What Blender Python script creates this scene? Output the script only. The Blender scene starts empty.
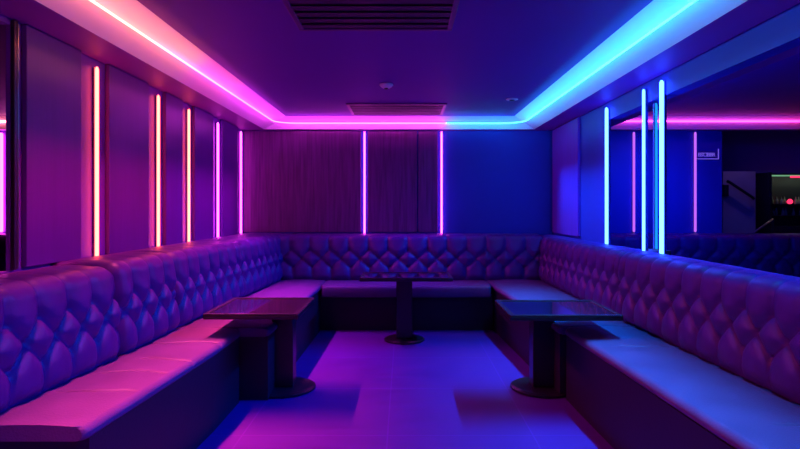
import bpy, bmesh, math, random
from mathutils import Vector, Matrix
random.seed(7)
scene = bpy.context.scene
COL = scene.collection
PI = math.pi

# ------------------------------------------------------------------ materials
def new_mat(name):
    m = bpy.data.materials.new(name); m.use_nodes = True
    nt = m.node_tree
    for n in list(nt.nodes): nt.nodes.remove(n)
    out = nt.nodes.new('ShaderNodeOutputMaterial')
    return m, nt, out

def pbr(name, col, rough=.5, metal=0, bump=0, bscale=60, var=0, vscale=4, spec=.5, stretch=(1,1,1), coat=0, rvar=0):
    m, nt, out = new_mat(name)
    p = nt.nodes.new('ShaderNodeBsdfPrincipled')
    p.inputs['Base Color'].default_value = (*col, 1)
    p.inputs['Roughness'].default_value = rough
    p.inputs['Metallic'].default_value = metal
    p.inputs['Specular IOR Level'].default_value = spec
    p.inputs['Coat Weight'].default_value = coat
    nt.links.new(p.outputs[0], out.inputs[0])
    tc = nt.nodes.new('ShaderNodeTexCoord')
    mp = nt.nodes.new('ShaderNodeMapping'); mp.inputs['Scale'].default_value = stretch
    nt.links.new(tc.outputs['Object'], mp.inputs[0])
    if var or rvar:
        n = nt.nodes.new('ShaderNodeTexNoise'); n.inputs['Scale'].default_value = vscale; n.inputs['Detail'].default_value = 6
        nt.links.new(mp.outputs[0], n.inputs[0])
        if var:
            r = nt.nodes.new('ShaderNodeValToRGB')
            r.color_ramp.elements[0].position = .3; r.color_ramp.elements[1].position = .7
            r.color_ramp.elements[0].color = (*[c*(1-var) for c in col], 1)
            r.color_ramp.elements[1].color = (*[min(1, c*(1+var)) for c in col], 1)
            nt.links.new(n.outputs[0], r.inputs[0]); nt.links.new(r.outputs[0], p.inputs['Base Color'])
        if rvar:
            mr = nt.nodes.new('ShaderNodeMapRange')
            mr.inputs['From Min'].default_value = .3; mr.inputs['From Max'].default_value = .7
            mr.inputs['To Min'].default_value = rough-rvar; mr.inputs['To Max'].default_value = rough+rvar
            nt.links.new(n.outputs[0], mr.inputs[0]); nt.links.new(mr.outputs[0], p.inputs['Roughness'])
    if bump:
        n2 = nt.nodes.new('ShaderNodeTexNoise'); n2.inputs['Scale'].default_value = bscale; n2.inputs['Detail'].default_value = 5
        nt.links.new(mp.outputs[0], n2.inputs[0])
        b = nt.nodes.new('ShaderNodeBump'); b.inputs['Strength'].default_value = bump; b.inputs['Distance'].default_value = .01
        nt.links.new(n2.outputs[0], b.inputs['Height']); nt.links.new(b.outputs[0], p.inputs['Normal'])
    return m

def emit(name, col, k):
    m, nt, out = new_mat(name)
    e = nt.nodes.new('ShaderNodeEmission')
    e.inputs[0].default_value = (*col, 1); e.inputs[1].default_value = k
    nt.links.new(e.outputs[0], out.inputs[0])
    return m

def emit_ramp(name, stops, axis, a, b, k, const=False):
    """colour-changing LED strip: its own colour runs along one axis of the room"""
    m, nt, out = new_mat(name)
    e = nt.nodes.new('ShaderNodeEmission'); e.inputs[1].default_value = k
    tc = nt.nodes.new('ShaderNodeTexCoord'); s = nt.nodes.new('ShaderNodeSeparateXYZ')
    mr = nt.nodes.new('ShaderNodeMapRange'); mr.inputs['From Min'].default_value = a; mr.inputs['From Max'].default_value = b
    r = nt.nodes.new('ShaderNodeValToRGB')
    if const: r.color_ramp.interpolation = 'LINEAR'
    el = r.color_ramp.elements
    el[0].position = stops[0][0]; el[0].color = (*stops[0][1], 1)
    el[1].position = stops[-1][0]; el[1].color = (*stops[-1][1], 1)
    for p, c in stops[1:-1]:
        q = el.new(p); q.color = (*c, 1)
    nt.links.new(tc.outputs['Object'], s.inputs[0]); nt.links.new(s.outputs[axis], mr.inputs[0])
    nt.links.new(mr.outputs[0], r.inputs[0]); nt.links.new(r.outputs[0], e.inputs[0]); nt.links.new(e.outputs[0], out.inputs[0])
    return m

def hot(c, k): return tuple(q*k for q in c)
CYAN = (.40, 4.5, 14.0); MAG = (13.0, .85, 12.5); WARM = (12.0, 2.0, 1.6); PINK = (12.5, 1.2, 5.0)

M = {}
M['leather'] = pbr('leather', (.078, .008, .20), .42, spec=.40, bump=.18, bscale=180, var=.08, vscale=9, rvar=.06)
M['seat_leather_lit'] = pbr('seat_leather_lit', (.115, .048, .18), .48, spec=.22, bump=.22, bscale=120, var=.10, vscale=7, rvar=.06)  # same leather as the backs; tone shifted for the light on seats
M['plinth'] = pbr('plinth', (.012, .005, .022), .55, bump=.1)
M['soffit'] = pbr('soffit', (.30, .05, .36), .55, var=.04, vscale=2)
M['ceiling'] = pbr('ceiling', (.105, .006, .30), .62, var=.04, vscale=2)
M['white'] = pbr('white', (.85, .80, .85), .55)
M['wall_paint'] = pbr('wall_paint', (.13, .009, .36), .45, var=.05, vscale=1.5)
M['panel'] = pbr('panel', (.095, .008, .24), .36, bump=.05, bscale=9, stretch=(1, 5, .4), var=.08, vscale=3)
M['blue_paint'] = pbr('blue_paint', (.016, .035, .42), .5, var=.06, vscale=2)
M['wood'] = pbr('wood', (.14, .018, .17), .42, var=.32, vscale=5, stretch=(9, 9, .5), bump=.12, bscale=20)
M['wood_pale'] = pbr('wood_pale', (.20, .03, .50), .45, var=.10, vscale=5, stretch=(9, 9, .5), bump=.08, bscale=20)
M['dark'] = pbr('dark', (.02, .018, .024), .4)
M['grille'] = pbr('grille', (.02, .012, .03), .5)
M['frame_metal'] = pbr('frame_metal', (.35, .30, .36), .28, metal=.9)
M['post_metal'] = pbr('post_metal', (.08, .05, .09), .3, metal=.8)
M['table_dark'] = pbr('table_dark', (.014, .010, .02), .28, var=.1)
M['table_top'] = pbr('table_top', (.03, .012, .04), .06, coat=1.0, var=.05, vscale=3)
M['table_trim'] = pbr('table_trim', (.05, .03, .06), .2, metal=.3)
M['plastic'] = pbr('plastic', (.7, .6, .72), .3)
M['grey_wall'] = pbr('grey_wall', (.42, .32, .40), .6, var=.08, vscale=3)
M['bottle'] = pbr('bottle', (.16, .30, .20), .15)
M['bottle2'] = pbr('bottle2', (.30, .26, .16), .15)
M['sign'] = emit('sign', (.22, .12, 1), .8)
M['sign_plate'] = pbr('sign_plate', (.08, .04, .30), .5)
M['red_led'] = emit('red_led', (1, .03, .12), 1.6)
M['green_led'] = emit('green_led', (.25, .6, .35), .6)

KC = .75
M['cove_left'] = emit_ramp('cove_left', [(0, WARM), (.56, WARM), (.68, PINK), (.82, MAG), (1, MAG)], 1, -1.0, 6.4, KC)
M['cove_back'] = emit_ramp('cove_back', [(0, MAG), (.660, MAG), (.668, CYAN), (1, CYAN)], 0, -1.5, 1.5, KC, True)
M['cove_right'] = emit('cove_right', CYAN, KC)
M['neon_warm'] = emit('neon_warm', (13.0, .95, .75), 1)
M['neon_mag'] = emit('neon_mag', (12, .55, 10), 1)
M['neon_cyan'] = emit('neon_cyan', (.50, 1.8, 30.0), 1)
M['cyan_reflection'] = emit('cyan_reflection', (.01, .35, 1.0), 1)  # emission standing in for the reflection of a tube
M['neon_far'] = emit('neon_far', (.55, .13, 1.0), 1.1)
M['cove_far'] = emit_ramp('cove_far', [(0, (.9, .05, .8)), (.62, (.95, .05, .75)), (.85, (1, .03, .25)), (1, (1, .03, .2))], 0, 2.0, 5.2, 6)
M['cove_left_far'] = emit('cove_left_far', (12, 2, 3.6), 1)

def floor_mat():
    m, nt, out = new_mat('floor_tiles')
    p = nt.nodes.new('ShaderNodeBsdfPrincipled'); nt.links.new(p.outputs[0], out.inputs[0])
    tc = nt.nodes.new('ShaderNodeTexCoord'); mp = nt.nodes.new('ShaderNodeMapping')
    mp.inputs['Location'].default_value = (.09, .12, 0)
    nt.links.new(tc.outputs['Object'], mp.inputs[0])
    br = nt.nodes.new('ShaderNodeTexBrick')
    br.offset = 0; br.inputs['Scale'].default_value = 1.0
    br.inputs['Mortar Size'].default_value = .004; br.inputs['Brick Width'].default_value = .80; br.inputs['Row Height'].default_value = .80
    br.inputs['Color1'].default_value = (.088, .007, .24, 1); br.inputs['Color2'].default_value = (.08, .007, .225, 1)
    br.inputs['Mortar'].default_value = (.12, .015, .30, 1)
    nt.links.new(mp.outputs[0], br.inputs[0])
    n = nt.nodes.new('ShaderNodeTexNoise'); n.inputs['Scale'].default_value = 3; n.inputs['Detail'].default_value = 8
    st = nt.nodes.new('ShaderNodeMapping'); st.inputs['Scale'].default_value = (1, 4, 1)
    nt.links.new(tc.outputs['Object'], st.inputs[0]); nt.links.new(st.outputs[0], n.inputs[0])
    mr = nt.nodes.new('ShaderNodeMapRange'); mr.inputs['To Min'].default_value = .75; mr.inputs['To Max'].default_value = 1.2
    nt.links.new(n.outputs[0], mr.inputs[0])
    mx = nt.nodes.new('ShaderNodeVectorMath'); mx.operation = 'SCALE'
    nt.links.new(br.outputs[0], mx.inputs[0]); nt.links.new(mr.outputs[0], mx.inputs['Scale'])
    nt.links.new(mx.outputs[0], p.inputs['Base Color'])
    mr2 = nt.nodes.new('ShaderNodeMapRange'); mr2.inputs['To Min'].default_value = .34; mr2.inputs['To Max'].default_value = .50
    nt.links.new(n.outputs[0], mr2.inputs[0]); nt.links.new(mr2.outputs[0], p.inputs['Roughness'])
    b = nt.nodes.new('ShaderNodeBump'); b.inputs['Strength'].default_value = .25; b.inputs['Distance'].default_value = .003; b.invert = True
    nt.links.new(br.outputs['Fac'], b.inputs['Height']); nt.links.new(b.outputs[0], p.inputs['Normal'])
    return m
M['floor'] = floor_mat()

# ------------------------------------------------------------------ helpers
def link_mesh(name, verts, faces, mat, parent=None, smooth=False):
    me = bpy.data.meshes.new(name)
    me.from_pydata([tuple(v) for v in verts], [], faces); me.validate(); me.update()
    bm = bmesh.new(); bm.from_mesh(me)
    bmesh.ops.recalc_face_normals(bm, faces=bm.faces)
    bm.to_mesh(me); bm.free()
    if smooth:
        for p in me.polygons: p.use_smooth = True
    o = bpy.data.objects.new(name, me); COL.objects.link(o)
    me.materials.append(mat)
    if parent is not None:
        o.parent = parent
        o.matrix_parent_inverse = Matrix.Identity(4)
        o.location = -Vector(parent.location)
    return o

class MB:
    def __init__(s): s.v = []; s.f = []
    def add(s, v, f):
        n = len(s.v); s.v += [tuple(p) for p in v]; s.f += [tuple(i+n for i in q) for q in f]; return s
    def box(s, x0, x1, y0, y1, z0, z1, bev=0):
        bm = bmesh.new(); bmesh.ops.create_cube(bm, size=1)
        for v in bm.verts:
            v.co = Vector((x0+(v.co.x+.5)*(x1-x0), y0+(v.co.y+.5)*(y1-y0), z0+(v.co.z+.5)*(z1-z0)))
        if bev: bmesh.ops.bevel(bm, geom=bm.edges[:], offset=bev, segments=2, affect='EDGES', profile=.5)
        bm.verts.index_update()
        s.add([v.co.copy() for v in bm.verts], [[v.index for v in f.verts] for f in bm.faces]); bm.free(); return s
    def prism(s, poly, z0, z1):
        n = len(poly)
        v = [(x, y, z0) for x, y in poly]+[(x, y, z1) for x, y in poly]
        f = [tuple(range(n))[::-1], tuple(range(n, 2*n))]+[(i, (i+1) % n, n+(i+1) % n, n+i) for i in range(n)]
        return s.add(v, f)
    def tube(s, pts, r, n=10, caps=True):
        pts = [Vector(p) for p in pts]; rings = []
        for i, p in enumerate(pts):
            d = (pts[min(i+1, len(pts)-1)]-pts[max(i-1, 0)]).normalized()
            up = Vector((0, 0, 1)) if abs(d.z) < .9 else Vector((1, 0, 0))
            a = d.cross(up).normalized(); b = d.cross(a).normalized()
            rr = r[i] if isinstance(r, (list, tuple)) else r
            rings.append([p+a*rr*math.cos(2*PI*k/n)+b*rr*math.sin(2*PI*k/n) for k in range(n)])
        v = [q for R in rings for q in R]; f = []
        for i in range(len(rings)-1):
            for k in range(n):
                f.append((i*n+k, i*n+(k+1) % n, (i+1)*n+(k+1) % n, (i+1)*n+k))
        if caps:
            f.append(tuple(range(n))[::-1]); f.append(tuple((len(rings)-1)*n+k for k in range(n)))
        return s.add(v, f)
    def lathe(s, prof, cx, cy, z, n=40):
        v = []; f = []
        for r, h in prof:
            for k in range(n): v.append((cx+r*math.cos(2*PI*k/n), cy+r*math.sin(2*PI*k/n), z+h))
        for i in range(len(prof)-1):
            for k in range(n): f.append((i*n+k, i*n+(k+1) % n, (i+1)*n+(k+1) % n, (i+1)*n+k))
        f.append(tuple(range(n))); f.append(tuple((len(prof)-1)*n+k for k in range(n)))
        return s.add(v, f)
    def build(s, name, mat, parent=None, smooth=False): return link_mesh(name, s.v, s.f, mat, parent, smooth)

def tag(o, label, cat, group=None):
    o['label'] = label; o['category'] = cat
    if group: o['group'] = group
    return o
def struct(o): o['kind'] = 'structure'; return o
def thing(name, label, cat, loc, group=None):
    e = bpy.data.objects.new(name, None); COL.objects.link(e); e.location = loc; e.empty_display_size = .1
    return tag(e, label, cat, group)
def lerp(a, b, t): return a+(b-a)*t
def pw(pts, y):
    if y <= pts[0][0]: return pts[0][1]
    for (a, va), (b, vb) in zip(pts, pts[1:]):
        if y <= b: return lerp(va, vb, (y-a)/(b-a))
    return pts[-1][1]
def sm(t): t = max(0, min(1, t)); return t*t*(3-2*t)

# ------------------------------------------------------------------ room
XL, XR, YB, YF = -1.87, 1.735, 6.50, -1.6
EL, IL, ER, IR = 1.60, 1.35, 1.49, 1.26   # outer and inner edges of the cove face
ZS, ZC = 2.15, 2.30
struct(MB().box(-6.5, 7.5, YF, 9.0, -.1, 0).build('floor', M['floor']))
struct(MB().box(-6.5, 7.5, YF-.1, YF, 0, 2.6).build('wall_rear', M['wall_paint']))
# tray ceiling: soffit ring with a slanted cove face up to the raised panel
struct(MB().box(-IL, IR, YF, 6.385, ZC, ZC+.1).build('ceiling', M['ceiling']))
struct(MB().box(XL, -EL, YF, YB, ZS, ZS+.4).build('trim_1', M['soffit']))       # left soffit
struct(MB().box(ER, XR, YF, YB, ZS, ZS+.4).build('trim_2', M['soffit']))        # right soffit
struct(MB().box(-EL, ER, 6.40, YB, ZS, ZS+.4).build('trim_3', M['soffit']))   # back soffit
def face(name, quads):
    v = []; f = []
    for q in quads:
        n = len(v); v += q; f.append(tuple(range(n, n+len(q))))
    return struct(link_mesh(name, v, f, M['white']))
zt = ZC
face('trim_4', [[(-EL, YF, ZS), (-EL, 6.40, ZS), (-IL, 6.385, zt), (-IL, YF, zt)],
                [(-EL, YF, ZS), (-IL, YF, zt), (-IL, YF, zt+.03), (-EL, YF, zt+.03)],
                [(-EL, 6.40, ZS), (-EL, 6.40, zt+.03), (-IL, 6.385, zt+.03), (-IL, 6.385, zt)]])
face('trim_5', [[(ER, YF, ZS), (ER, 6.40, ZS), (IR, 6.385, zt), (IR, YF, zt)],
                [(ER, YF, ZS), (IR, YF, zt), (IR, YF, zt+.03), (ER, YF, zt+.03)],
                [(ER, 6.40, ZS), (ER, 6.40, zt+.03), (IR, 6.385, zt+.03), (IR, 6.385, zt)]])
face('trim_6', [[(-EL, 6.40, ZS), (ER, 6.40, ZS), (IR, 6.385, zt), (-IL, 6.385, zt)]])

# side walls
struct(MB().box(XL-.02, XL, 2.658, YB+.1, 0, ZS+.4).box(XL-.1, XL, YF, 2.658, 0, .95).box(XL-.1, XL, YF, 2.658, 2.12, ZS+.4)
       .box(XL-.1, XL, YF, .9, .95, 2.12).build('wall_left', M['wall_paint']))
struct(MB().box(XR, XR+.02, 4.75, YB+.1, 0, ZS+.4).box(XR, XR+.09, YF, 4.75, 0, .93).box(XR, XR+.09, YF, 4.75, 2.0, ZS+.4)
       .box(XR, XR+.09, YF, 1.0, .93, 2.0).build('wall_right', M['blue_paint']))
struct(MB().box(XL-.1, XR+.09, YB, YB+.1, 0, ZS+.4).build('wall_back', M['blue_paint']))

# cladding of the left wall: panels with a recessed channel round each neon
NL = [3.371, 4.215, 4.813, 5.564, 6.35]
edges = [(2.735, NL[0]-.17), (NL[0]+.13, NL[1]-.17), (NL[1]+.12, NL[2]-.15), (NL[2]+.12, NL[3]-.15), (NL[3]+.12, NL[4]-.14)]
names = ['dark satin wall panel between the metal post and the first orange neon tube',
         'satin wall panel between the first and second orange neon tubes',
         'satin wall panel between the second and third orange neon tubes',
         'satin wall panel between the third orange tube and first magenta tube',
         'narrow satin wall panel between the two magenta tubes of the left wall']
for (a, b), nm in zip(edges, names):
    tag(MB().box(XL+.001, XL+.028, a, b, .96, 2.149, .004).build('wall_panel', M['panel']), nm, 'wall panel', 'satin panels on the left wall')
# back wall wood
for a, b, nm in [(-1.855, -.50, 'wide magenta-lit veneer panel of back wall, from the corner to the pink tube'),
                 (-.42, .15, 'purple veneer panel of back wall, just right of the left pink tube'),
                 (.165, .39, 'narrow dark veneer panel of back wall, just left of the right pink tube')]:
    tag(MB().box(a, b, YB-.025, YB-.001, .97, 2.14, .003).build('wood_panel', M['wood']), nm, 'wall panel', 'veneer panels on the back wall')
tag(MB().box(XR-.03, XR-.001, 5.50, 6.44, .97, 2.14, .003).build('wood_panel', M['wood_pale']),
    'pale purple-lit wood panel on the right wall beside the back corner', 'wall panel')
# post at the left opening
p = MB().box(XL+.001, XL+.022, 2.658, 2.682, .955, 2.145, .004).build('metal_post', M['post_metal'])
tag(p, 'slim vertical metal post at the left edge of the photo', 'post')
MB().tube([(XL+.006, 2.705, .96), (XL+.006, 2.705, 2.14)], .005).build('edge_strip', M['frame_metal'], p)

WL = 10.5
# ------------------------------------------------------------------ cove LEDs
TL = .48; cz = ZS+(ZC-ZS)*TL-.008; cr = .22; cyb = 6.39-.028
CXL = EL-(EL-IL)*TL-.028; CXR = ER-(ER-IR)*TL-.028
def cove_side(x0, sg):
    pts = [(sg*x0, y, cz) for y in [YF+.1, 0, 1, 2, 3, 4, 5, 5.6]]
    for k in range(0, 9):
        a = PI/2*k/8
        pts.append((sg*(x0-cr+cr*math.cos(a)), cyb-cr+cr*math.sin(a), cz))
    return pts
L, R = cove_side(CXL, -1), cove_side(CXR, 1)
def led(name, pts, mat, label, r=.0065):
    return tag(MB().tube(pts, r, 8).build(name, mat, smooth=True), label, 'led strip', 'LED strips round the ceiling cove')
led('led_strip', L, M['cove_left'], 'ceiling cove LED strip down the left side, orange near and magenta far')
led('led_strip', [L[-1]]+[(x, cyb, cz) for x in (-.8, -.4, 0, .3, .472)], emit('cove_magenta', MAG, KC), 'straight magenta ceiling cove LED strip above the back wall')
led('led_strip', [(.478, cyb, cz), (.8, cyb, cz)]+R[::-1], M['cove_right'], 'cyan ceiling cove LED strip, from back wall along the right side')

# unseen area lamps added to strengthen the cove strips, each with a limited beam
def strip_lamp(name, x, y0, y1, col, watt, tilt):
    l = bpy.data.lights.new(name, 'AREA'); l.shape = 'RECTANGLE'; l.size = .012; l.size_y = y1-y0
    l.color = col; l.energy = watt*(y1-y0); l.spread = math.radians(48)
    o = bpy.data.objects.new(name, l); COL.objects.link(o)
    o.location = (x, (y0+y1)/2, cz-.012); o.rotation_euler = (0, tilt, 0)
    return o
def cross(x, y0, y1, col, watt):
    o = strip_lamp('cove_lamp', x, y0, y1, col, watt, math.radians(-48 if x < 0 else 48))
    o.data.spread = math.radians(58)
cross(-CXL, -1.2, 3.9, (1, .07, .30), 2.6); cross(-CXL, 3.9, 6.1, (1, .05, .75), 2.6); cross(CXR, -1.2, 6.1, (0, .06, 1), 7.5)
strip_lamp('cove_lamp', -CXL, -1.2, 3.9, (1, .085, .20), WL*1.35, math.radians(-14))
strip_lamp('cove_lamp', -CXL, 3.9, 4.8, (1, .06, .45), WL, math.radians(-14))
strip_lamp('cove_lamp', -CXL, 4.8, 5.5, (1, .05, .85), WL*.8, math.radians(-14))
strip_lamp('cove_lamp', CXR, -1.2, 5.2, (.0, .40, 1), WL*.95, math.radians(14))

def grazer(x, y0, y1, col, watt):  # added narrow beams that pick out the backrest tops
    o = strip_lamp('cove_lamp', x, y0, y1, col, watt, math.radians(21 if x < 0 else -21)); o.data.spread = math.radians(30)
grazer(-CXL, 1.0, 4.3, (1, .07, .22), 3.2); grazer(-CXL, 4.3, 6.1, (1, .05, .75), 2.6); grazer(CXR, 1.0, 6.1, (0, .30, 1), 4)
# unseen area lamps added to brighten the white cove face behind the strips
def wash(x0, y0, x1, y1, col, out, k=1.15):
    n = math.hypot(x1-x0, y1-y0)
    l = bpy.data.lights.new('cove_wash', 'AREA'); l.shape = 'RECTANGLE'; l.size = n; l.size_y = .006
    l.color = col; l.energy = k*n
    o = bpy.data.objects.new('cove_wash', l); COL.objects.link(o)
    o.location = ((x0+x1)/2, (y0+y1)/2, cz-.055)
    d = Vector((*out, .75)).normalized(); ax = Vector((x1-x0, y1-y0, 0)).normalized()
    zax = -d; yax = zax.cross(ax).normalized(); xax = yax.cross(zax).normalized()
    o.rotation_euler = Matrix((xax, yax, zax)).transposed().to_euler()
WL_, WR_ = CXL-.10, CXR-.10
wash(-WL_, -1.2, -WL_, 3.9, (1, .24, .10), (-1, 0)); wash(-WL_, 3.9, -WL_, 4.8, (1, .08, .38), (-1, 0))
wash(-WL_, 4.8, -WL_, 6.2, (1, .05, .85), (-1, 0)); wash(WR_, -1.2, WR_, 6.2, (0, .50, 1), (1, 0), 1.5)
wash(-1.3, cyb-.09, .47, cyb-.09, (1, .05, .85), (0, 1)); wash(.48, cyb-.09, 1.3, cyb-.09, (0, .25, 1), (0, 1))

# ------------------------------------------------------------------ neon tubes
def neon(x, y, z0, z1, mat, label, group, nx=0, ny=0, r=.014):
    """tube on two clips, nx/ny = direction away from the wall"""
    t = thing('neon_tube', label, 'neon light', (x, y, z0), group)
    zz = [z0, z0+.006, z0+.014]+[z0+.03, (z0+z1)/2, z1-.03]+[z1-.014, z1-.006, z1]
    rr = [r*.35, r*.75, r*.95, r, r, r, r*.95, r*.75, r*.35]
    MB().tube([(x, y, q) for q in zz], rr, 12).build('glass_tube', mat, t, True)
    m = MB()
    m.box(x-(.006 if ny else .016)-max(nx, 0)*.016, x+(.006 if ny else .016)*(1 if ny or nx < 0 else 0)+0, y-.008, y+.008, z0+.0, z0+.008) if False else None
    bx = x-nx*(r+.003); by = y-ny*(r+.003)
    m.box(bx-(.003 if nx else .011), bx+(.003 if nx else .011), by-(.003 if ny else .011), by+(.003 if ny else .011), z0+.004, z1-.004)
    m.build('mounting_channel', M['frame_metal'], t)
    return t
for i, y in enumerate(NL):
    lab = ['nearest orange neon tube on the left wall, tallest in view', 'second orange neon tube on the left wall',
           'third and farthest orange neon tube on the left wall', 'magenta neon tube on the left wall, next to the orange ones',
           'magenta neon tube in the far left corner of the room'][i]
    neon(XL+.022, y, .945, 2.10+(.02 if i == 4 else 0), M['neon_warm'] if i < 3 else M['neon_mag'], lab, 'neon tubes on the left wall', nx=1, r=.0100 if i < 3 else .009)
neon(-.457, YB-.022, .955, 2.135, M['neon_mag'], 'left pink neon tube on the back wall', 'neon tubes on the back wall', ny=-1, r=.0105)
neon(.435, YB-.022, .955, 2.135, M['neon_mag'], 'right pink neon tube on the back wall', 'neon tubes on the back wall', ny=-1, r=.0105)
neon(XR-.022, 4.737, .925, 2.10, M['neon_cyan'], 'farthest cyan neon tube on the right wall', 'neon tubes on the right wall', nx=-1, r=.013)
neon(XR-.022, 4.005, .925, 2.10, M['neon_cyan'], 'thin cyan neon tube, middle one of the right wall', 'neon tubes on the right wall', nx=-1, r=.0095)
neon(XR-.022, 3.725, .925, 2.10, M['neon_cyan'], 'nearest and brightest cyan neon tube on the right wall', 'neon tubes on the right wall', nx=-1, r=.013)
neon(XR+.04, 3.945, .94, 1.99, M['cyan_reflection'], 'dim cyan glow tube standing in for the reflection of the brightest right tube', 'neon tubes on the right wall', nx=1, r=.011)  # reflection of the nearest cyan tube, modelled as a glowing tube
tag(MB().box(XR+.0, XR+.06, 3.76, 4.0, .931, .962, .005).build('power_box', M['dark']), 'small dark power box between the cyan tubes', 'power box')
# mullions of the opening
fr = thing('window_frame', 'slim dark frame posts behind the cyan tubes at the opening edge', 'frame', (XR+.03, 4.2, .93))
for a in (4.02, 3.735):
    MB().box(XR+.0, XR+.015, a-.006, a+.006, .962, 2.0).build('post', M['blue_paint'], fr)

# ------------------------------------------------------------------ right room, modelled in place of a mirror reflection
struct(MB().box(XR+.091, 3.69, YB, YB+.1, 0, 2.7).build('wall_side_back', M['blue_paint']))
struct(MB().box(3.66, 3.72, YB+.1, 7.5, 0, 2.7).build('wall_side_jog', M['dark']))
struct(MB().box(3.72, 7.5, 7.5, 7.6, 0, 2.7).build('wall_side_recess', M['wall_paint']))
struct(MB().box(7.4, 7.5, YF, 7.5, 0, 2.7).build('wall_side_right', M['wall_paint']))
struct(MB().box(2.33, 7.5, YF, 6.36, ZC, ZC+.1).box(3.69, 7.5, 6.36, 7.5, ZC, ZC+.1).build('ceiling_side', M['ceiling']))
struct(MB().box(XR+.025, 2.30, YF, YB, ZS, ZS+.4).build('trim_7', M['soffit']))
struct(MB().box(2.30, 7.4, 6.42, YB, ZS, ZS+.4).build('trim_8', M['soffit']))
struct(link_mesh('trim_9', [(2.30, 6.42, ZS), (7.4, 6.42, ZS), (7.4, 6.37, ZC), (2.46, 6.37, ZC), (2.30, 6.42, ZC)],
                 [(0, 1, 2, 3), (0, 3, 4)], M['white']))
tag(MB().tube([(2.36, 6.37, 2.237), (7.3, 6.37, 2.237)], .009, 8).build('led_strip', M['cove_far'], smooth=True),
    'magenta to red cove LED strip seen through the opening at right', 'led strip')
neon(2.66, YB-.022, .97, 2.13, M['neon_far'], 'pale pink neon tube beyond the opening, between the cyan tubes', 'pink tubes in the room beyond', ny=-1, r=.013)
neon(3.37, YB-.022, .97, 2.13, M['neon_far'], 'pale pink neon tube beyond the opening, beside the small sign', 'pink tubes in the room beyond', ny=-1, r=.013)
tag(MB().tube([(2.34, 1.0, 2.24), (2.34, 5.8, 2.24)], .008, 8).build('led_strip', emit('fill_side_blue', (.05, 2.0, 80.0), 1), smooth=True),  # hidden strip added to fill the side room with blue
    'added blue fill strip hidden behind the soffit edge of the right side room', 'led strip')
l_ = bpy.data.lights.new('side_fill_lamp', 'AREA'); l_.shape = 'RECTANGLE'; l_.size = 1.1; l_.size_y = .03; l_.energy = 5; l_.spread = math.radians(75); l_.color = (.02, .05, 1)  # added area lamp, brightens the back wall of the side room
lo_ = bpy.data.objects.new('side_fill_lamp', l_); COL.objects.link(lo_); lo_.location = (2.75, 5.2, 2.10); lo_.rotation_euler = (math.radians(60), 0, 0)
# sign
sx0, sx1, sz0, sz1 = 3.395, 3.645, 1.815, 1.915
sg = thing('wall_sign', 'small outlined blue sign right of the pale pink tube', 'sign', (sx0, YB-.02, sz0))
MB().box(sx0, sx1, YB-.012, YB-.001, sz0, sz1).build('sign_plate', M['sign_plate'], sg)
MB().box(sx0, sx1, YB-.018, YB-.013, sz0, sz0+.008).box(sx1-.008, sx1, YB-.018, YB-.013, sz0+.008, sz1+.02).build('border', M['sign'], sg)
cu = bpy.data.curves.new('lettering', 'FONT'); cu.body = "BS'CIBBR"; cu.size = .062; cu.extrude = .001
cu.space_character = .82; cu.materials.append(M['sign'])
lt = bpy.data.objects.new('lettering', cu); COL.objects.link(lt); lt.parent = sg
lt.location = (.008, .004, .032); lt.rotation_euler = (PI/2, 0, 0)
bpy.context.view_layer.update()
lm = bpy.data.meshes.new_from_object(lt.evaluated_get(bpy.context.evaluated_depsgraph_get()))
lo = bpy.data.objects.new('lettering', lm); COL.objects.link(lo); lo.parent = sg
lo.location = lt.location; lo.rotation_euler = lt.rotation_euler
bpy.data.objects.remove(lt); lo.name = 'lettering'
# stair wall, rails
tag(MB().prism([(4.10, 7.2), (4.52, 7.2), (4.52, 7.25), (4.10, 7.25)], 0, 1.72).build('stair_wall', M['grey_wall']),
    'pale grey low wall of the stairs beyond the opening at right', 'wall')
def P(px, py, d): return ((px-404)/560*d, d, 1.25-(py-208)*d/560)
r1 = MB().tube([P(727, 181, 7.15), P(731, 183, 7.12), P(752, 197, 7.12), P(753.5, 198.5, 7.15)], .018, 8)
tag(r1.build('handrail', M['dark'], smooth=True), 'dark sloping handrail on the grey stair wall', 'handrail')
r2 = MB().tube([P(745, 239, 7.0), P(773, 219, 7.0)], .014, 8)
r2 = tag(r2.build('handrail', M['frame_metal'], smooth=True), 'pale metal handrail rising below the bar shelves', 'handrail')
q = P(745, 239, 7.0)
MB().tube([(q[0], 7.0, 0), q], .014, 8).build('rail_post', M['frame_metal'], r2)
q = P(773, 219, 7.0)
MB().tube([(q[0], 7.0, 0), q], .014, 8).build('rail_post', M['dark'], r2)
b_ = P(724, 191, 7.18)
tag(MB().box(b_[0]-.03, b_[0]+.03, 7.12, 7.199, b_[2]-.07, b_[2]+.08, .01).build('wall_lamp', M['dark']), 'small dark wall lamp at the edge of the grey stair wall', 'lamp')
rl = thing('added_downlight', 'small round downlight added unseen to brighten the grey stair wall', 'ceiling light', (4.30, 6.9, ZC-.001))  # round fitting added, with the spot below, to lift the stair wall
MB().lathe([(.05, 0), (.052, -.006), (.03, -.010)], 4.30, 6.9, ZC-.001, 24).build('bezel', M['plastic'], rl, True)
l_ = bpy.data.lights.new('stair_fill', 'SPOT'); l_.energy = 4; l_.color = (.40, .22, 1); l_.spot_size = math.radians(75); l_.spot_blend = .8; l_.shadow_soft_size = .03  # added fill spot for the stair wall
lo_ = bpy.data.objects.new('stair_fill', l_); COL.objects.link(lo_); lo_.location = (4.30, 6.8, ZC-.03); lo_.rotation_euler = (math.radians(18), 0, 0)
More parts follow.
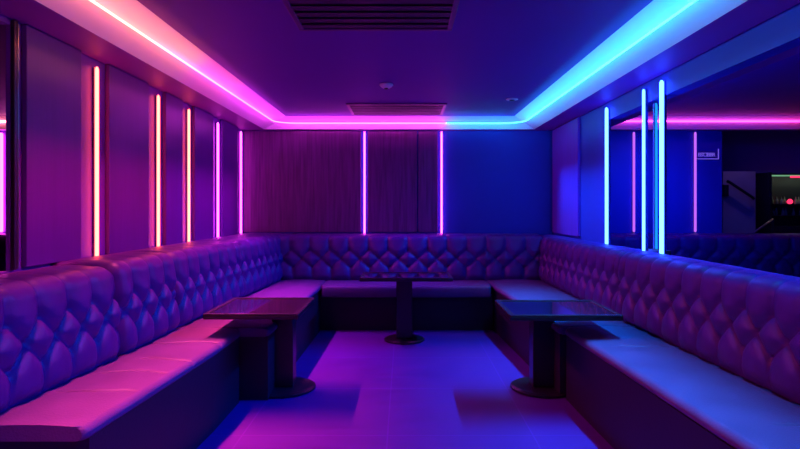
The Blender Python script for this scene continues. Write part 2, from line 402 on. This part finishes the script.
l_ = bpy.data.lights.new('bar_fill', 'AREA'); l_.shape = 'RECTANGLE'; l_.size = .8; l_.size_y = .02; l_.energy = .7; l_.color = (.55, .9, .6)  # added fill light to make the dim bottles visible
lo_ = bpy.data.objects.new('bar_fill', l_); COL.objects.link(lo_); lo_.location = (5.19, 7.13, 1.64); lo_.rotation_euler = (math.radians(20), 0, 0)
# bar shelves
bar = thing('bar_shelf', 'dark back-bar shelving with dim green glow at the right edge', 'shelf', (5.0, 7.3, 0))
x0, x1 = 4.63, 5.60
MB().box(x0, x1, 7.40, 7.44, .9, 1.70).build('back_panel', M['dark'], bar)
MB().box(x0, x1, 7.05, 7.40, 0, 1.02).build('cabinet', M['dark'], bar)
for z in (1.155, 1.30):
    MB().box(x0, x1, 7.15, 7.40, z-.012, z).build('shelf_board', M['table_dark'], bar)
for x in (x0-.03, x1):
    MB().box(x, x+.03, 7.05, 7.44, 0, 1.70).build('side_panel', M['dark'], bar)
MB().box(x0, x1, 7.16, 7.18, 1.655, 1.672).build('trim_light', M['green_led'], bar)
tag(MB().tube([(4.84, 7.01, 1.64), (5.5, 7.01, 1.64)], .012, 8).build('led_strip', M['red_led']), 'short red LED strip above the bar shelves', 'led strip')
tag(MB().lathe([(.005, 0), (.03, .012), (.034, .035), (.02, .06), (.004, .066)], 4.975, 7.22, 1.301, 12).build('red_lamp', M['red_led'], smooth=True),
    'small glowing red lamp among the bottles on the bar shelf', 'lamp')
bot_prof = [(.018, 0), (.02, .005), (.02, .055), (.008, .075), (.007, .1), (.008, .105)]
def bottle(x, y, z, mat, label, grp, s=1):
    o = MB().lathe([(r*s, h*s) for r, h in bot_prof], 0, 0, 0, 10).build('bottle', mat, smooth=True)
    o.location = (x, y, z); return tag(o, label, 'bottle', grp)
b0 = None
for row, z, xs in (('upper', 1.301, [4.75, 4.80, 4.86, 4.91, 5.04, 5.09, 5.15]), ('lower', 1.156, [4.69, 4.75, 4.80, 4.87, 4.92, 5.01, 5.10, 5.16])):
    proto = None
    for i, x in enumerate(xs):
        if proto is None:
            proto = bottle(x, 7.22, z, M['bottle'] if row == 'lower' else M['bottle2'], 'small dim bottle on the %s back-bar shelf' % row, 'bottles on the %s bar shelf' % row, .9)
        else:
            o = proto.copy(); COL.objects.link(o); o.location = (x, 7.22+random.uniform(-.02, .02), z)

# ------------------------------------------------------------------ left room, modelled in place of a mirror reflection
struct(MB().box(-6.5, XL-.101, YB, YB+.1, 0, 2.7).build('wall_far_left_back', M['wall_paint']))
struct(MB().box(-6.5, -6.4, YF, YB, 0, 2.7).build('wall_far_left', M['wall_paint']))
struct(MB().box(-6.4, XL-.1, YF, 6.40, ZC, ZC+.1).build('ceiling_left', M['ceiling']))
struct(MB().box(-6.4, XL-.1, 6.40, YB, ZS, ZS+.4).build('trim_10', M['white']))
tag(MB().tube([(-6.3, 6.38, 2.235), (-2.3, 6.38, 2.235)], .010, 8).build('led_strip', M['cove_left_far'], smooth=True),
    'coral cove LED strip glimpsed through the opening at far left', 'led strip')
neon(-4.66, YB-.022, .97, 2.12, M['neon_mag'], 'pink neon tube glimpsed at the very left edge of the photo', 'tubes in the left room', ny=-1, r=.02)

# ------------------------------------------------------------------ banquettes
Z1, Z2, Z3 = .795, .700, .605     # button rows
PITCH = .185
def seam_dist(u, z, p):
    """distance in metres to the closest tufting seam, u along, z up"""
    k = u/p
    def vert(off):
        f = (k-off) % 1.0; return min(f, 1-f)*p
    def seg(ax, az, bx, bz):
        dx, dz = bx-ax, bz-az; t = max(0, min(1, ((u-ax)*dx+(z-az)*dz)/(dx*dx+dz*dz)))
        return math.hypot(u-ax-dx*t, z-az-dz*t)
    if z >= Z1+.03: return vert(0)
    d = 9
    k0 = math.floor(k)
    if z > Z1-.0: d = min(d, vert(0))
    if z < Z3+.0: d = min(d, vert(0))
    for i in (k0-1, k0, k0+1, k0+2):
        for s in (-.5, .5):
            d = min(d, seg(i*p, Z1, (i+s)*p, Z2), seg(i*p, Z3, (i+s)*p, Z2))
    if d > 8: d = vert(0)
    return min(d, max(0, math.hypot(0, 0))+d)
def buttons(u, z, p):
    k = u/p; b = 9
    for zz, off in ((Z1, 0), (Z2, .5), (Z3, 0)):
        f = (k-off) % 1.0; du = min(f, 1-f)*p
        b = min(b, math.hypot(du, z-zz))
    return b
def tuft(u, z, p, top=False):
    d = seam_dist(u, z, p)
    D = p*.40
    t = min(1, d/D)
    h = math.sqrt(max(0, 1-(1-t)**2))
    amp = .046
    if z > Z1: amp = lerp(.042, .034, sm((z-Z1)/.10))
    if z < .53: amp *= sm((z-.44)/.09)
    b = buttons(u, z, p)
    return h*amp-.018*math.exp(-(b/.020)**2)

def profile(T, lean, ztop):
    """(setback, z) pairs of the front face, over the roll and back to the wall"""
    pts = []
    n = 34
    for i in range(n): 
        z = lerp(.44, ztop-.075, i/(n-1)); s = (z-.44)/(ztop-.075-.44)
        pts.append((lean*(s**1.1), z, 0))
    r = min(.07, T-lean-.015)
    for i in range(1, 9):
        a = (PI/2)*i/8
        pts.append((lean+r*(1-math.cos(a)), ztop-.075+.065*math.sin(a), a/(PI/2)))
    x0 = lean+r
    for i in range(1, 7):
        t = i/6; pts.append((lerp(x0, T, t), ztop-.01+.010*math.sin(t*PI)+.004*t, 1+t))
    return pts

def backrest_mesh(pos, length, ufun, T, lean, ztop, p, u0=0.0, res=.0125, round0=True, round1=True):
    """pos(u, setback, z) -> world point"""
    nu = max(4, int(length/res)); grid = []
    for i in range(nu+1):
        s = length*i/nu
        TT = T(s) if callable(T) else T
        zt_ = ztop(s) if callable(ztop) else ztop
        prof = profile(TT, lean, zt_)
        e = 0
        for flag, dist in ((round0, s), (round1, length-s)):
            if flag and dist < .055: e = max(e, 1-math.sqrt(max(0, 1-(1-dist/.055)**2)))
        row = []
        for j, (sb, z, ph) in enumerate(prof):
            a = prof[max(j-1, 0)]; b = prof[min(j+1, len(prof)-1)]
            tx, tz = b[0]-a[0], b[1]-a[1]; l = math.hypot(tx, tz) or 1
            nx, nz = -tz/l, tx/l      # outward (towards the room / up)
            if ph == 0: h = tuft(s+u0, z, p)
            else:
                f = ((s+u0)/p) % 1.0; d = min(f, 1-f)*p; t = min(1, d/(p*.30))
                h = math.sqrt(max(0, 1-(1-t)**2))*lerp(.034, .010, min(1, ph))*(1 if ph < 1 else max(0, 1-(ph-1)*.9))
            fade = 1 if ph < 1.99 else 0
            h = h*fade-(e*.050 if ph < 1.9 else 0)
            row.append(pos(s, sb+nx*h, z+nz*h))
        # close behind
        row.append(pos(s, TT, .44))
        grid.append(row)
    m = len(grid[0]); v = [q for r in grid for q in r]; f = []
    for i in range(nu):
        for j in range(m):
            f.append((i*m+j, i*m+(j+1) % m, (i+1)*m+(j+1) % m, (i+1)*m+j))
    b0_ = len(v); v += grid[0]+grid[-1]
    f.append(tuple(range(b0_, b0_+m))); f.append(tuple(b0_+m+j for j in range(m)))
    return v, f

def cushion_mesh(axis_pts, zt_, zb, seams, r=.034, endr=.035):
    """axis_pts: list of (s, back, front) in plan; returns verts/faces of a padded seat, s along +y, front/back are x"""
    y0, y1 = axis_pts[0][0], axis_pts[-1][0]
    n = int((y1-y0)/.006); grid = []
    for i in range(n+1):
        y = lerp(y0, y1, i/n)
        bk = pw([(a, b) for a, b, c in axis_pts], y); fr_ = pw([(a, c) for a, b, c in axis_pts], y)
        sg_ = 1 if fr_ > bk else -1
        e = 0
        for d in (y-y0, y1-y):
            if d < endr: e = max(e, 1-math.sqrt(max(0, 1-(1-d/endr)**2)))
        dip = 0; wr = 0
        for (sy, depth, a, b) in seams:
            yy = y-sy
            dip += 0
        row = []
        W = abs(fr_-bk)
        def topz(w):
            t = w/W; z = zt_-.008+.010*math.sin(PI*min(1, max(0, t)))-e*.003
            for (sy, depth, a, b) in seams:
                k = sm((t-a)/.06)*sm((b-t)/.06) if (a > 0 or b < 1) else 1
                yy = abs(y-sy-.02*math.sin(t*5+sy*9))
                z -= depth*.8*k*max(0, 1-yy/.012)
                z += 0
            return z
        ws = [0]+[W*t/14*(1-r/W) for t in range(1, 15)]
        for w in ws: row.append((bk+sg_*w, y, topz(w)))
        for k in range(1, 6):
            a = (PI/2)*k/5
            row.append((bk+sg_*(W-r+r*math.sin(a)-e*.02), y, topz(W-r)-r+r*math.cos(a)))
        for k in range(1, 5):
            a = (PI/2)*k/4; r2 = .022
            row.append((bk+sg_*(W-r2+r2*math.cos(a)-e*.02), y, zb+r2-r2*math.sin(a)))
        row.append((bk, y, zb))
        grid.append(row)
    m = len(grid[0]); v = [q for g in grid for q in g]; f = []
    for i in range(n):
        for j in range(m): f.append((i*m+j, i*m+(j+1) % m, (i+1)*m+(j+1) % m, (i+1)*m+j))
    b0_ = len(v); v += grid[0]+grid[-1]
    f.append(tuple(range(b0_, b0_+m))); f.append(tuple(b0_+m+j for j in range(m)))
    return v, f

LF = [(1.9, -1.55), (3.24, -1.48), (4.07, -1.46), (6.15, -1.33)]      # left backrest face at the seat
RF = [(.7, 1.60), (2.24, 1.575), (3.6, 1.53), (6.15, 1.485)]
def fx(F, y): return pw(F, y)
def side_back(name, parent, F, y0, y1, wall, lean, sgn, u0, ztop=.95):
    T = lambda s: abs(wall-fx(F, y0+s))-.004
    pos = lambda s, sb, z: (fx(F, y0+s)+sgn*sb, y0+s, z)
    v, f = backrest_mesh(pos, y1-y0, None, T, lean, ztop, PITCH, u0=u0+y0)
    return link_mesh(name, v, f, M['leather'], parent, True)
SEAT = .48; SB = .42
def add_seat(parent, pts, seams):
    v, f = cushion_mesh(pts, SEAT, SB, seams); return link_mesh('seat_cushion', v, f, M['seat_leather_lit'], parent, True)
def add_base(parent, poly):
    return MB().prism(poly, 0, SB).build('plinth', M['plinth'], parent)

# left near
t = thing('banquette', 'near left tufted banquette bench, seat lit pink-red', 'sofa', (-1.3, 1.95, 0), 'tufted banquettes')
side_back('backrest', t, LF, 1.95, 2.945, XL, .03, -1, .05)
side_back('backrest', t, LF, 2.955, 3.62, XL, .03, -1, .05, .965)
add_seat(t, [(1.99, -1.555, -1.125), (3.13, -1.49, -1.05), (3.605, -1.475, -1.045)],
         [(2.37, .03, .15, .92), (2.63, .028, .2, .9), (2.87, .026, .35, .95), (3.22, .022, 0, 1)])
add_base(t, [(-1.55, 2.02), (-1.135, 2.02), (-1.065, 3.13), (-1.06, 3.6), (-1.46, 3.6)])
# left corner
t = thing('banquette', 'far left corner tufted banquette behind the left table', 'sofa', (-1.2, 3.62, 0), 'tufted banquettes')
side_back('backrest', t, LF, 3.625, 4.86, XL, .03, -1, .05, .965)
side_back('backrest', t, LF, 4.865, 6.40, XL, .03, -1, .05, .965)
add_seat(t, [(3.61, -1.475, -.865), (4.07, -1.455, -.855), (6.13, -1.33, -.83)], [(4.7, .006, 0, 1)])
add_base(t, [(-1.46, 3.64), (-.885, 3.64), (-.85, 6.1), (-1.34, 6.1)])
# right near
t = thing('banquette', 'near right tufted banquette bench, seat lit blue', 'sofa', (1.3, .9, 0), 'tufted banquettes')
side_back('backrest', t, RF, .9, 3.965, XR, .02, 1, .02, .945)
side_back('backrest', t, RF, 3.665, 4.19, XR, .02, 1, .02, .945) if False else None
add_seat(t, [(.9, 1.60, 1.17), (1.79, 1.58, 1.136), (3.45, 1.53, 1.05), (3.66, 1.525, 1.045)],
         [(1.97, .012, 0, .6), (3.13, .016, .15, .75)])
add_base(t, [(1.59, .9), (1.18, .9), (1.065, 3.45), (1.06, 3.66), (1.52, 3.66)])
# right corner
t = thing('banquette', 'far right corner tufted banquette behind the right table', 'sofa', (1.2, 3.67, 0), 'tufted banquettes')
side_back('backrest', t, RF, 3.975, 4.20, XR, .02, 1, .02, .945) if False else None
side_back('backrest', t, RF, 3.975, 6.40, XR, .02, 1, .02, .945)
add_seat(t, [(3.67, 1.525, 1.01), (6.13, 1.485, .875)], [(4.6, .006, 0, 1)])
add_base(t, [(1.51, 3.70), (1.03, 3.70), (.895, 6.1), (1.475, 6.1)])
# back
t = thing('banquette', 'back wall tufted banquette between the two corner benches', 'sofa', (0, 5.7, 0), 'tufted banquettes')
BX0, BX1, BY = -1.335, 1.485, 6.04
def bpos(s, sb, z):
    k = s/(BX1-BX0); up = max(0, min(1, (z-.44)/.44))
    a = BX0-.075*up+.03*(1-abs(2*k-1)); b = BX1+.055*up
    back = max(0, min(1, (sb-.07)/.2)) if z > .9 else 0
    return (lerp(BX0-.075*up, BX1+.055*up, k), BY+sb, z)
v, f = backrest_mesh(bpos, BX1-BX0, None, YB-BY-.03, .07, .955, .205, u0=.05)
link_mesh('backrest', v, f, M['leather'], t, True)
# seat of the back bench runs along x: build along y, then turn
v, f = cushion_mesh([(-.825, 0, .45), (.87, 0, .45)], SEAT, .355, [(0, .006, 0, 1)])
v = [(y, BY-.005-x, z) for x, y, z in v]
link_mesh('seat_cushion', v, f, M['seat_leather_lit'], t, True)
MB().box(-.86, .91, 5.73, 6.13, 0, .353).build('plinth', M['plinth'], t)

# side rooms' benches
t = thing('banquette', 'dark banquette beyond the right opening, below the pale pink tubes', 'sofa', (4, 6.1, 0))
v, f = backrest_mesh(lambda s, sb, z: (1.85+s, 6.2+sb, z), 3.7, None, .28, .05, .955, .205, res=.02)
link_mesh('backrest', v, f, M['leather'], t, True)
v, f = cushion_mesh([(1.85, 0, .5), (5.55, 0, .5)], SEAT, SB, []); v = [(y, 6.2-x, z) for x, y, z in v]
link_mesh('seat_cushion', v, f, M['seat_leather_lit'], t, True)
MB().box(1.87, 5.5, 5.75, 6.18, 0, SB).build('plinth', M['plinth'], t)
t = thing('banquette', 'banquette glimpsed beyond the opening at the far left edge', 'sofa', (-4, 6.1, 0))
v, f = backrest_mesh(lambda s, sb, z: (-6.0+s, 6.2+sb, z), 3.7, None, .28, .05, .955, .205, res=.02)
link_mesh('backrest', v, f, M['leather'], t, True)
v, f = cushion_mesh([(-6.0, 0, .5), (-2.3, 0, .5)], SEAT, SB, []); v = [(y, 6.2-x, z) for x, y, z in v]
link_mesh('seat_cushion', v, f, M['seat_leather_lit'], t, True)
MB().box(-5.98, -2.32, 5.75, 6.18, 0, SB).build('plinth', M['plinth'], t)

# ------------------------------------------------------------------ tables
def table(x0, x1, y0, y1, cx, cy, lw, ld, br, label):
    H = .62
    t = thing('cafe_table', label, 'table', (cx, cy, 0), 'pedestal tables')
    MB().box(x0, x1, y0, y1, H-.030, H-.006, .004).build('tabletop', M['table_dark'], t)
    w = .028
    m = MB()
    m.box(x0, x1, y0, y0+w, H-.006, H+.004, .002).box(x0, x1, y1-w, y1, H-.006, H+.004, .002)
    m.box(x0, x0+w, y0+w, y1-w, H-.006, H+.004, .002).box(x1-w, x1, y0+w, y1-w, H-.006, H+.004, .002)
    m.build('rim', M['table_trim'], t)
    MB().box(x0+w, x1-w, y0+w, y1-w, H-.006, H-.001).build('glass_inlay', M['table_top'], t)
    MB().box(cx-lw/2, cx+lw/2, cy-ld/2, cy+ld/2, .026, H-.030, .006).build('pedestal', M['table_dark'], t)
    MB().lathe([(br-.012, 0), (br, .004), (br, .016), (br-.02, .024), (br-.05, .026)], cx, cy, 0.0, 48).build('base_plate', M['table_dark'], t)
table(-1.19, -.625, 3.31, 3.92, -.83, 3.88, .145, .12, .215, 'left dark pedestal table in front of the pink-lit bench')
table(.62, 1.28, 3.27, 3.82, .955, 3.88, .15, .12, .215, 'right dark pedestal table in front of the blue-lit bench')
table(-.40, .44, 5.02, 5.48, .003, 5.30, .15, .12, .19, 'dark pedestal table at the back, centred before the rear bench')

# ------------------------------------------------------------------ ceiling fittings
def vent(x0, x1, y0, y1, n, label, drop=.015):
    t = thing('air_vent', label, 'vent', ((x0+x1)/2, (y0+y1)/2, ZC-.001))
    w = .03; z0 = ZC-drop; z1 = ZC-.001
    m = MB().box(x0, x1, y0, y0+w, z0, z1, .003).box(x0, x1, y1-w, y1, z0, z1, .003).box(x0, x0+w, y0+w, y1-w, z0, z1, .003).box(x1-w, x1, y0+w, y1-w, z0, z1, .003)
    m.build('frame', M['soffit_dark'], t)
    MB().box(x0+w, x1-w, y0+w, y1-w, ZC-.004, ZC-.001).build('backing', M['dark'], t)
    for k in range(n):
        y = lerp(y0+w, y1-w, (k+.5)/n); h = (y1-y0-2*w)/n*.30
        m = MB().box(x0+w, x1-w, y-h, y+h, z0+.003, z0+.007)
        m.build('slat', M['grille'], t)
M['soffit_dark'] = pbr('soffit_dark', (.09, .02, .12), .4)
vent(-.61, .28, 2.35, 3.28, 9, 'large dark slatted air vent at the top of the ceiling')
vent(-.58, .43, 5.60, 6.25, 6, 'long shallow ceiling air vent above the back table')
s = tag(MB().lathe([(.055, 0), (.058, -.010), (.045, -.024), (.035, -.032), (.015, -.036)], -.15, 4.74, ZC-.001, 32).build('smoke_detector', M['plastic'], smooth=True),
        'round smoke detector in the middle of the ceiling', 'smoke detector')
MB().lathe([(.018, 0), (.016, -.008), (.004, -.010)], -.15, 4.74, ZC-.037, 16).build('test_button', M['dark'], s, True)
s = tag(MB().lathe([(.055, 0), (.058, -.006), (.03, -.010)], 1.04, 5.39, ZC-.001, 28).build('downlight', M['plastic'], smooth=True),  # ceiling sprinkler, not a lamp
        'small round sprinkler beside the cyan cove', 'ceiling light')
MB().lathe([(.028, 0), (.02, -.008)], 1.04, 5.39, ZC-.012, 20).build('lens', M['dark'], s, True)

# ------------------------------------------------------------------ world, camera
w = bpy.data.worlds.new('world'); scene.world = w; w.use_nodes = True
w.node_tree.nodes['Background'].inputs[0].default_value = (.05, .02, .1, 1)
w.node_tree.nodes['Background'].inputs[1].default_value = .05
cam = bpy.data.cameras.new('camera'); co = bpy.data.objects.new('camera', cam); COL.objects.link(co)
co.location = (0, 0, 1.25); co.rotation_euler = (PI/2, 0, 0)
cam.sensor_width = 36; cam.lens = 560/800*36; cam.shift_x = -4/800; cam.shift_y = -16.5/800
cam.clip_start = .05
scene.camera = co
scene.view_settings.view_transform = 'Standard'; scene.view_settings.look = 'None'
scene.view_settings.gamma = 1; scene.view_settings.use_curve_mapping = False
scene.view_settings.exposure = 0.0
scene.cycles.max_bounces = 8; scene.cycles.diffuse_bounces = 5
